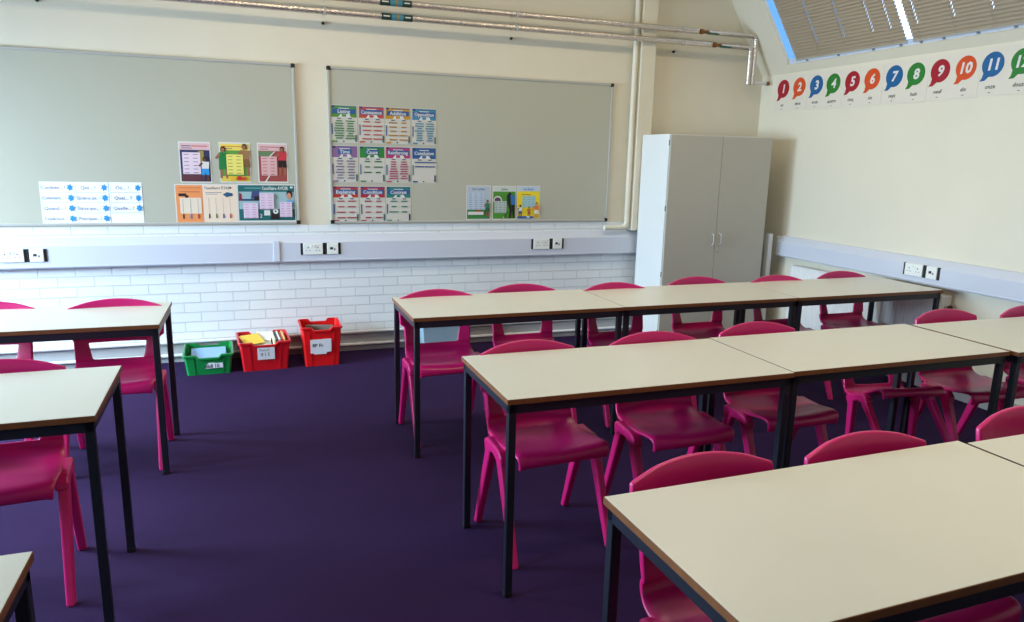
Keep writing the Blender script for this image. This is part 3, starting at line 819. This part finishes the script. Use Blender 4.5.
# number posters along the right wall
NUM = ['un', 'deux', 'trois', 'quatre', 'cinq', 'six', 'sept', 'huit', 'neuf', 'dix', 'onze', 'douze']
NC = [(156, 4, 34), (206, 72, 20), (4, 88, 142), (30, 118, 38)] * 3
NN = ['crimson', 'orange', 'blue', 'green'] * 3
NX = [5.507, 5.305, 5.104, 4.913, 4.714, 4.516, 4.314, 4.124, 3.931, 3.735, 3.547, 3.352]
for i, wd in enumerate(NUM):
    w_, h_ = 0.207, 0.294
    s = Sheet(w_, h_, mat('poster_card', (216, 208, 192), 0.5))
    m = col(NC[i], 0.35)
    cx, cy, R = w_ / 2, h_ * 0.655, 0.077
    s.poly([(cx - 0.058, cy - 0.045), (cx - 0.012, cy - 0.070), (cx - 0.045, cy - 0.098), (cx - 0.080, cy - 0.100), (cx - 0.066, cy - 0.080)], m)
    s.disc(cx, cy, R * 0.98, R, m, 32)
    s.text(str(i + 1), cx + 0.002, cy, 0.070, M_PAPER, 0.105, 0.035, shear=0.12)
    s.text(wd, cx, h_ * 0.19, 0.026, M_INK, 0.12, 0.012, shear=0.1)
    s.rect(cx - 0.008, h_ * 0.055, cx + 0.008, h_ * 0.068, M_INK)
    o = s.build('number_poster', None, loc=(W - 0.0015 - 0.0014 * (i % 2), NX[i] + w_ / 2, 2.008 + random.uniform(-0.003, 0.003)), rot=(PI / 2, 0, -PI / 2), fix=False)
    o.rotation_euler = (PI / 2, random.uniform(-0.006, 0.006), -PI / 2)
    tag(o, 'number poster with %s speech bubble %d, captioned %s, on right wall' % (NN[i], i + 1, wd), 'poster', 'French number posters on the right wall')

# ---------------------------------------------------------------- crates at the back wall
def crate(name, loc, wt, dt, wb, db, h, m, rz, notch=0.022):
    e = empty(name, loc, rz)
    def ring(w, d, z, nz):
        """perimeter with a dip in the front edge"""
        hw, hd, c = w / 2, d / 2, 0.012
        a, c2 = w * 0.20, w * 0.26
        return [(-hw + c, -hd, z), (-c2, -hd, z), (-a, -hd, z - nz), (a, -hd, z - nz), (c2, -hd, z), (hw - c, -hd, z), (hw, -hd + c, z), (hw, hd - c, z), (hw - c, hd, z),
                (c2, hd, z), (a, hd, z - nz), (-a, hd, z - nz), (-c2, hd, z), (-hw + c, hd, z), (-hw, hd - c, z), (-hw, -hd + c, z)]
    b = MB(); n = 16; tw = 0.004
    ob, ot = ring(wb, db, 0.0, 0), ring(wt, dt, h, notch)
    ib, it = ring(wb - 2 * tw, db - 2 * tw, 0.004, 0), ring(wt - 2 * tw, dt - 2 * tw, h, notch)
    vs = ob + ot + it + ib
    fs = []
    for i in range(n):
        j = (i + 1) % n
        fs += [(i, j, n + j, n + i), (n + i, n + j, 2 * n + j, 2 * n + i), (2 * n + i, 2 * n + j, 3 * n + j, 3 * n + i)]
    fs += [tuple(range(n))[::-1], tuple(range(3 * n, 4 * n))]
    b.add(vs, fs, m)
    for sx in (-1, 1):                                  # raised corner columns on front and sides
        for zz in (0,):
            x0, x1 = sorted([sx * wb * 0.30, sx * wb * 0.33])
            b.hexa([(x0, -db / 2 - 0.003, 0.004), (x1, -db / 2 - 0.003, 0.004), (x1, -db / 2 + 0.002, 0.004), (x0, -db / 2 + 0.002, 0.004)],
                   [(x0 * wt / wb, -dt / 2 - 0.003, h * 0.86), (x1 * wt / wb, -dt / 2 - 0.003, h * 0.86), (x1 * wt / wb, -dt / 2 + 0.002, h * 0.86), (x0 * wt / wb, -dt / 2 + 0.002, h * 0.86)], m)
    b.build('tub', e)
    b = MB()                                            # rim flange
    o1, o2 = ring(wt + 0.018, dt + 0.018, h, notch), ring(wt + 0.018, dt + 0.018, h - 0.016, notch)
    i1, i2 = ring(wt - 0.004, dt - 0.004, h + 0.001, notch), ring(wt - 0.002, dt - 0.002, h - 0.016, notch)
    vs = o2 + o1 + i1 + i2; fs = []
    for i in range(n):
        j = (i + 1) % n
        for k in range(4):
            q = (k + 1) % 4
            fs.append((k * n + i, k * n + j, q * n + j, q * n + i))
    b.add(vs, fs, m); b.build('rim', e, 0.002)
    return e
M_GREEN = mat('green_crate_plastic', (18, 128, 62), 0.3); M_RED = mat('red_crate_plastic', (206, 22, 34), 0.3); M_RED2 = mat('bright_red_crate_plastic', (216, 24, 26), 0.3)
def note(e, x, z, w_, h_, y, words, poly=None):
    s = Sheet(w_, h_, mat('note_paper', (222, 226, 232), 0.6)) if not poly else None
    if poly:
        s = Sheet(0.001, 0.001); s.v, s.f, s.m, s.sm = [], [], [], []
        s.w, s.h = w_, h_
        s.prism([(a * w_, c * h_) for a, c in poly], 0, 0.0012, mat('note_paper', (222, 226, 232), 0.6))
    for (t_, cx, cy, hh, bo) in words:
        s.text(t_, cx * w_, cy * h_, hh, M_INK if bo > 0.01 else M_GINK, w_ * 0.8, bo)
    o = s.build('label', e, loc=(x - w_ / 2, y, z), rot=(PI / 2 + math.atan2(0.012, 0.2), 0, 0))
    return o
g = crate('green_crate', (-0.298, 5.565, 0), 0.32, 0.36, 0.285, 0.335, 0.148, M_GREEN, 0.03)
tag(g, 'low green plastic crate on the carpet, leftmost of the three crates', 'crate')
note(g, 0.035, 0.045, 0.115, 0.040, -0.177, [('Bk8 10', 0.40, 0.45, 0.026, 0.03)], [(0, 0), (1, 0.08), (1, 0.95), (0.55, 0.95), (0.55, 1.05), (0.15, 1.05), (0.15, 0.8), (0, 0.8)])
g = crate('red_crate', (0.080, 5.565, 0), 0.345, 0.36, 0.305, 0.33, 0.215, M_RED, 0.05)
tag(g, 'red plastic crate of papers, middle of the three crates', 'crate')
note(g, 0.005, 0.085, 0.118, 0.092, -0.180, [('French', 0.42, 0.78, 0.018, 0.005), ('8 I 5', 0.45, 0.42, 0.026, 0.008)])
g = crate('red_crate', (0.490, 5.545, 0), 0.285, 0.30, 0.245, 0.27, 0.300, M_RED2, 0.0)
tag(g, 'tall bright red crate, rightmost of the three crates', 'crate')
note(g, -0.01, 0.095, 0.150, 0.118, -0.152, [('8P Fr', 0.36, 0.58, 0.026, 0.02)], [(0.0, 0.08), (0.12, 0.08), (0.2, 0), (0.75, 0), (0.78, 0.12), (1, 0.14), (1, 1), (0, 0.96)])
# contents
def slab(name, loc, sx, sy, sz, m, rot, label, cat, group=None, edge=None):
    b = MB(); b.box(-sx / 2, sx / 2, -sy / 2, sy / 2, -sz / 2, sz / 2, m)
    if edge: b.box(-sx / 2 + 0.003, sx / 2 + 0.0005, -sy / 2 + 0.002, sy / 2 - 0.002, -sz / 2 + 0.002, sz / 2 - 0.002, edge)
    o = b.build(name, None, 0.001, loc=loc, rot=rot)
    return tag(o, label, cat, group)
slab('folder', (-0.300, 5.57, 0.098), 0.235, 0.29, 0.012, mat('light_blue_card', (140, 180, 220), 0.5), (0.10, 0, 0.03), 'pale blue folder lying in the green crate', 'folder')
slab('folder', (-0.296, 5.57, 0.060), 0.24, 0.30, 0.03, mat('grey_blue_card', (120, 140, 170), 0.5), (0.05, 0, 0.03), 'thick blue grey folder under the pale blue one in green crate', 'folder')
slab('paper_stack', (0.030, 5.565, 0.140), 0.20, 0.27, 0.09, M_PAPER, (0.10, 0.02, 0.05), 'thick stack of white paper in the middle red crate', 'paper')
slab('leaflet', (0.000, 5.55, 0.200), 0.14, 0.20, 0.004, mat('yellow_card', (236, 196, 60), 0.5), (0.12, -0.06, 0.25), 'yellow leaflet on top of the papers in middle crate', 'leaflet')
slab('leaflet', (0.085, 5.625, 0.202), 0.12, 0.16, 0.004, mat('pale_card', (232, 226, 210), 0.5), (0.18, 0.06, -0.15), 'pale leaflet beside the yellow one in middle crate', 'leaflet')
for k, (c_, lb) in enumerate([((236, 230, 196), 'cream'), ((60, 70, 60), 'dark green'), ((238, 236, 230), 'white'), ((190, 50, 40), 'red'), ((232, 200, 120), 'straw yellow')]):
    slab('exercise_book', (0.152 + 0.017 * k, 5.565, 0.117), 0.012, 0.27, 0.205 - 0.005 * (k % 2), col(c_), (0, 0.0, 0.05), '%s exercise book upright at right end of middle crate' % lb, 'book', 'exercise books in the middle crate')
slab('folder', (0.49, 5.57, 0.160), 0.03, 0.20, 0.23, mat('grey_card', (112, 108, 98), 0.6), (0, 0.05, 1.35), 'grey folder standing inside the tall bright red crate', 'folder')

# pale blue clear box by the wall behind the first chair
e = empty('storage_box', (1.41, 5.57, 0), 0.06)
M_CLEAR = mat('pale_blue_translucent_plastic', (196, 228, 244), 0.18, trans=0.45)
b = MB(); n = 4
def rq(w, d, z): return [(-w / 2, -d / 2, z), (w / 2, -d / 2, z), (w / 2, d / 2, z), (-w / 2, d / 2, z)]
a_, c_, i_, j_ = rq(0.28, 0.26, 0), rq(0.33, 0.30, 0.25), rq(0.322, 0.292, 0.25), rq(0.272, 0.252, 0.005)
fs = []
for i in range(4):
    j = (i + 1) % 4
    fs += [(i, j, 4 + j, 4 + i), (4 + i, 4 + j, 8 + j, 8 + i), (8 + i, 8 + j, 12 + j, 12 + i)]
fs += [(3, 2, 1, 0), (12, 13, 14, 15)]
b.add(a_ + c_ + i_ + j_, fs, M_CLEAR); b.build('tub', e, 0.003)
b = MB(); b.box(-0.175, 0.175, -0.16, 0.16, 0.25, 0.262, M_CLEAR); b.box(-0.13, 0.13, -0.11, 0.11, 0.262, 0.272, M_CLEAR); b.build('lid', e, 0.004)
tag(e, 'pale blue translucent storage box by the wall, seen through a chair back', 'box')

# ---------------------------------------------------------------- tables
TW = 0.572
def make_table():
    e = empty('classroom_table')
    L = 1.194
    b = MB(); b.box(0, L, 0, TW, TH - 0.020, TH - 0.0012, M_EDGE); b.box(0.0015, L - 0.0015, 0.0015, TW - 0.0015, TH - 0.0012, TH, M_TOP)
    b.build('tabletop', e, 0.0012, 1)
    b = MB()
    z0, z1 = TH - 0.056, TH - 0.020
    i = 0.008
    b.box(i, L - i, i, i + 0.025, z0, z1, M_STEEL); b.box(i, L - i, TW - i - 0.025, TW - i, z0, z1, M_STEEL)
    b.box(i, i + 0.025, i, TW - i, z0, z1, M_STEEL); b.box(L - i - 0.025, L - i, i, TW - i, z0, z1, M_STEEL)
    b.build('frame', e, 0.002)
    for sx in (0, 1):
        for sy in (0, 1):
            x = i if sx == 0 else L - i - 0.028; y = i if sy == 0 else TW - i - 0.028
            b = MB(); b.box(x, x + 0.028, y, y + 0.028, 0.012, z1 - 0.001, M_STEEL)
            lg = b.build('leg', e, 0.003)
            b = MB(); b.box(x - 0.001, x + 0.029, y - 0.001, y + 0.029, 0, 0.02, M_BLACK); b.build('foot_cap', lg, 0.003)
    return e
TABLES = [
 (0.768, 3.525, -0.002, 'cream table with dark legs, left end of the back row'),
 (1.965, 3.525, -0.002, 'cream table, middle of the back row by the cupboard'),
 (3.163, 3.520, 0.004, 'cream table, right end of back row against right wall'),
 (0.803, 2.208, -0.003, 'cream table, left end of second row, full front legs visible'),
 (2.003, 2.216, -0.003, 'cream table, middle of the second row'),
 (3.218, 2.186, -0.003, 'cream table cut by right edge of photo in the second row'),
 (0.794, 0.893, 0.014, 'large cream table nearest the camera, front right'),
 (1.995, 0.888, 0.008, 'cream table at far right of the nearest row, right of large one'),
 (-0.402 - 1.194, 3.700, -0.014, 'cream table left of the aisle nearest the crates'),
 (-0.461 - 1.194, 2.412, 0.008, 'cream table left of the aisle, middle one of three'),
 (-0.437 - 1.194, 1.020, 0.0, 'cream table at bottom left, only its corner in the photo'),
]
proto = make_table()
for k, (x, y, a, lab) in enumerate(TABLES):
    o = proto if k == 0 else copy_tree(proto)
    o.location = (x, y, 0); o.rotation_euler = (0, 0, a)
    tag(o, lab, 'table', 'cream topped classroom tables')

# ---------------------------------------------------------------- chairs
def chair_shell():
    prof = [(-0.178, 0.400, 0.190), (-0.189, 0.412, 0.193), (-0.187, 0.431, 0.197), (-0.163, 0.441, 0.200), (-0.09, 0.432, 0.201), (0.0, 0.420, 0.201),
            (0.085, 0.420, 0.200), (0.135, 0.434, 0.199), (0.162, 0.458, 0.197), (0.173, 0.480, 0.196), (0.176, 0.488, 0.196), (0.1785, 0.498, 0.196), (0.187, 0.532, 0.197), (0.192, 0.564, 0.198), (0.1935, 0.574, 0.198),
            (0.1945, 0.582, 0.198), (0.197, 0.598, 0.199), (0.1985, 0.607, 0.219), (0.200, 0.616, 0.222), (0.207, 0.68, 0.225), (0.216, 0.750, 0.225), (0.221, 0.787, 0.223), (0.222, 0.797, 0.222)]
    cols_ = [-1, -0.965, -0.70, -0.63, -0.56, -0.3, 0, 0.3, 0.56, 0.63, 0.70, 0.965, 1]
    vs = []; NCOL = len(cols_)
    for r, (y, z, hw) in enumerate(prof):
        for c in cols_:
            x = c * hw
            if 9 <= r <= 15 and abs(c) in (0.56, 0.63, 0.70): x = (0.117 + 0.20 * (z - 0.485) + {0.70: 0.008, 0.63: 0, 0.56: -0.010}[abs(c)]) * (1 if c > 0 else -1)
            q = c * c
            dy, dz = 0.0, 0.0
            if r <= 7:
                dz = 0.010 * q if 2 <= r else -0.006 * q
                if r <= 3: dy = 0.012 * q
                if abs(c) == 1: dz -= 0.010
            else:
                k = min(1, (r - 7) / 4)
                dy = -0.032 * q * k
                dz = 0.006 * q * (1 - k)
            if r >= 21: dz -= 0.042 * q
            if r == 20: dz -= 0.022 * q
            if r in (9, 10): dz += 0.006 * q
            vs.append((x, y + dy, z + dz))
    fs = []
    for r in range(len(prof) - 1):
        for c in range(NCOL - 1):
            if 10 <= r <= 13 and 3 <= c <= 8: continue
            fs.append((r * NCOL + c, r * NCOL + c + 1, (r + 1) * NCOL + c + 1, (r + 1) * NCOL + c))
    me = bpy.data.meshes.new('shell'); me.from_pydata(vs, [], fs); me.update()
    o = bpy.data.objects.new('shell', me); C.objects.link(o)
    sd = o.modifiers.new('s', 'SOLIDIFY'); sd.thickness = 0.017; sd.offset = 0; sd.use_even_offset = False
    ss = o.modifiers.new('u', 'SUBSURF'); ss.levels = 2; ss.render_levels = 2
    bpy.context.view_layer.update()
    dg = bpy.context.evaluated_depsgraph_get()
    em = bpy.data.meshes.new_from_object(o.evaluated_get(dg))
    V = [tuple(v.co) for v in em.vertices]; Fs = [tuple(p.vertices) for p in em.polygons]
    bpy.data.objects.remove(o); bpy.data.meshes.remove(em)
    return V, Fs
def submesh(V, Fs, keep, name, parent, m):
    ids = {}; nv = []; nf = []
    for f in Fs:
        c = [sum(V[i][k] for i in f) / len(f) for k in range(3)]
        if not keep(c): continue
        g_ = []
        for i in f:
            if i not in ids: ids[i] = len(nv); nv.append(V[i])
            g_.append(ids[i])
        nf.append(g_)
    b = MB(); b.add(nv, nf, m, True)
    return b.build(name, parent, fix=False)
def make_chair():
    e = empty('moulded_chair')
    V, Fs = chair_shell()
    is_seat = lambda c: not (c[1] > 0.08 and c[2] + 0.9 * (c[1] - 0.165) > 0.452)
    submesh(V, Fs, is_seat, 'seat', e, M_PINK)
    submesh(V, Fs, lambda c: not is_seat(c), 'backrest', e, M_PINK)
    for sx in (-1, 1):
        def sec(yc, z, wx, wy, xc):
            x0, x1 = sorted([sx * (xc - wx / 2), sx * (xc + wx / 2)])
            return [(x0, yc - wy / 2, z), (x1, yc - wy / 2, z), (x1, yc + wy / 2, z), (x0, yc + wy / 2, z)]
        b = MB(); b.hexa(sec(-0.195, 0.0, 0.030, 0.030, 0.212), sec(-0.035, 0.405, 0.038, 0.052, 0.208), M_PINK); b.build('leg', e, 0.008, 3)
        b = MB(); b.hexa(sec(0.205, 0.0, 0.030, 0.030, 0.212), sec(0.065, 0.405, 0.038, 0.052, 0.208), M_PINK); b.build('leg', e, 0.008, 3)
        b = MB()                                       # moulded side rail with rounded top joining the two legs
        x0, x1 = sorted([sx * 0.182, sx * 0.228])
        poly = [(-0.076, 0.372), (-0.070, 0.402), (-0.052, 0.424), (-0.02, 0.431), (0.05, 0.433), (0.085, 0.437), (0.108, 0.424), (0.104, 0.396), (0.098, 0.368), (0.05, 0.386), (0.012, 0.392), (-0.03, 0.372)]
        n = len(poly)
        vs = [(x0, y, z) for y, z in poly] + [(x1, y, z) for y, z in poly]
        fs = [tuple(range(n)), tuple(range(n, 2 * n))[::-1]] + [(i, n + i, n + (i + 1) % n, (i + 1) % n) for i in range(n)]
        b.add(vs, fs, M_PINK); b.build('side_rail', e, 0.009, 3)
    return e
chair0 = make_chair()
CHAIRS = [  # x, y of seat centre, turn, label
 (1.025, 3.86, 0.03, 'pink moulded chair, leftmost at the back row, box seen through it'),
 (1.575, 3.93, 0.00, 'pink moulded chair, second from left behind the back row'),
 (2.175, 3.85, 0.02, 'pink moulded chair tucked at back row, just left of the cupboard'),
 (2.84, 3.94, 0.00, 'pink moulded chair at back row in front of the cupboard doors'),
 (3.45, 3.88, 0.00, 'pink moulded chair at back row, near cupboard right edge'),
 (4.075, 3.94, 0.00, 'pink moulded chair at back row in front of the radiator'),
 (1.112, 2.60, 0.06, 'pink moulded chair, first in second row, front legs and carpet showing'),
 (1.712, 2.60, 0.00, 'pink moulded chair, second from the left in second row'),
 (2.320, 2.65, 0.00, 'pink moulded chair in second row beside the paired black legs'),
 (3.575, 2.66, 0.00, 'pink moulded chair in second row below the wall socket'),
 (4.16, 2.62, 0.00, 'pink moulded chair in second row cut by right photo edge'),
 (1.112, 1.325, 0.02, 'pink moulded chair nearest the camera, left end of nearest row'),
 (1.660, 1.32, 0.00, 'pink moulded chair with back above middle of nearest table'),
 (2.36, 1.35, 0.00, 'pink moulded chair at nearest row, right edge of the photo'),
 (-0.655, 3.96, -0.02, 'pink moulded chair, right one behind the table nearest the crates'),
 (-1.240, 4.02, 0.00, 'pink moulded chair at left photo edge behind table nearest crates'),
 (-0.862, 2.82, 0.09, 'pink moulded chair at middle left table, leg out over the carpet'),
 (3.05, 2.56, -0.16, 'pink moulded chair tipped back, seat front raised, under the second row tables'),
]
for k, (x, y, a, lab) in enumerate(CHAIRS):
    o = chair0 if k == 0 else copy_tree(chair0)
    o.location = (x, y, 0); o.rotation_euler = (0, 0, a)
    if 'tipped' in lab:
        o.scale = (0.88, 0.88, 0.88); o.rotation_euler = (math.radians(-21), 0, a); o.location = (x, y, 0.068)
    tag(o, lab, 'chair', 'pink moulded classroom chairs')
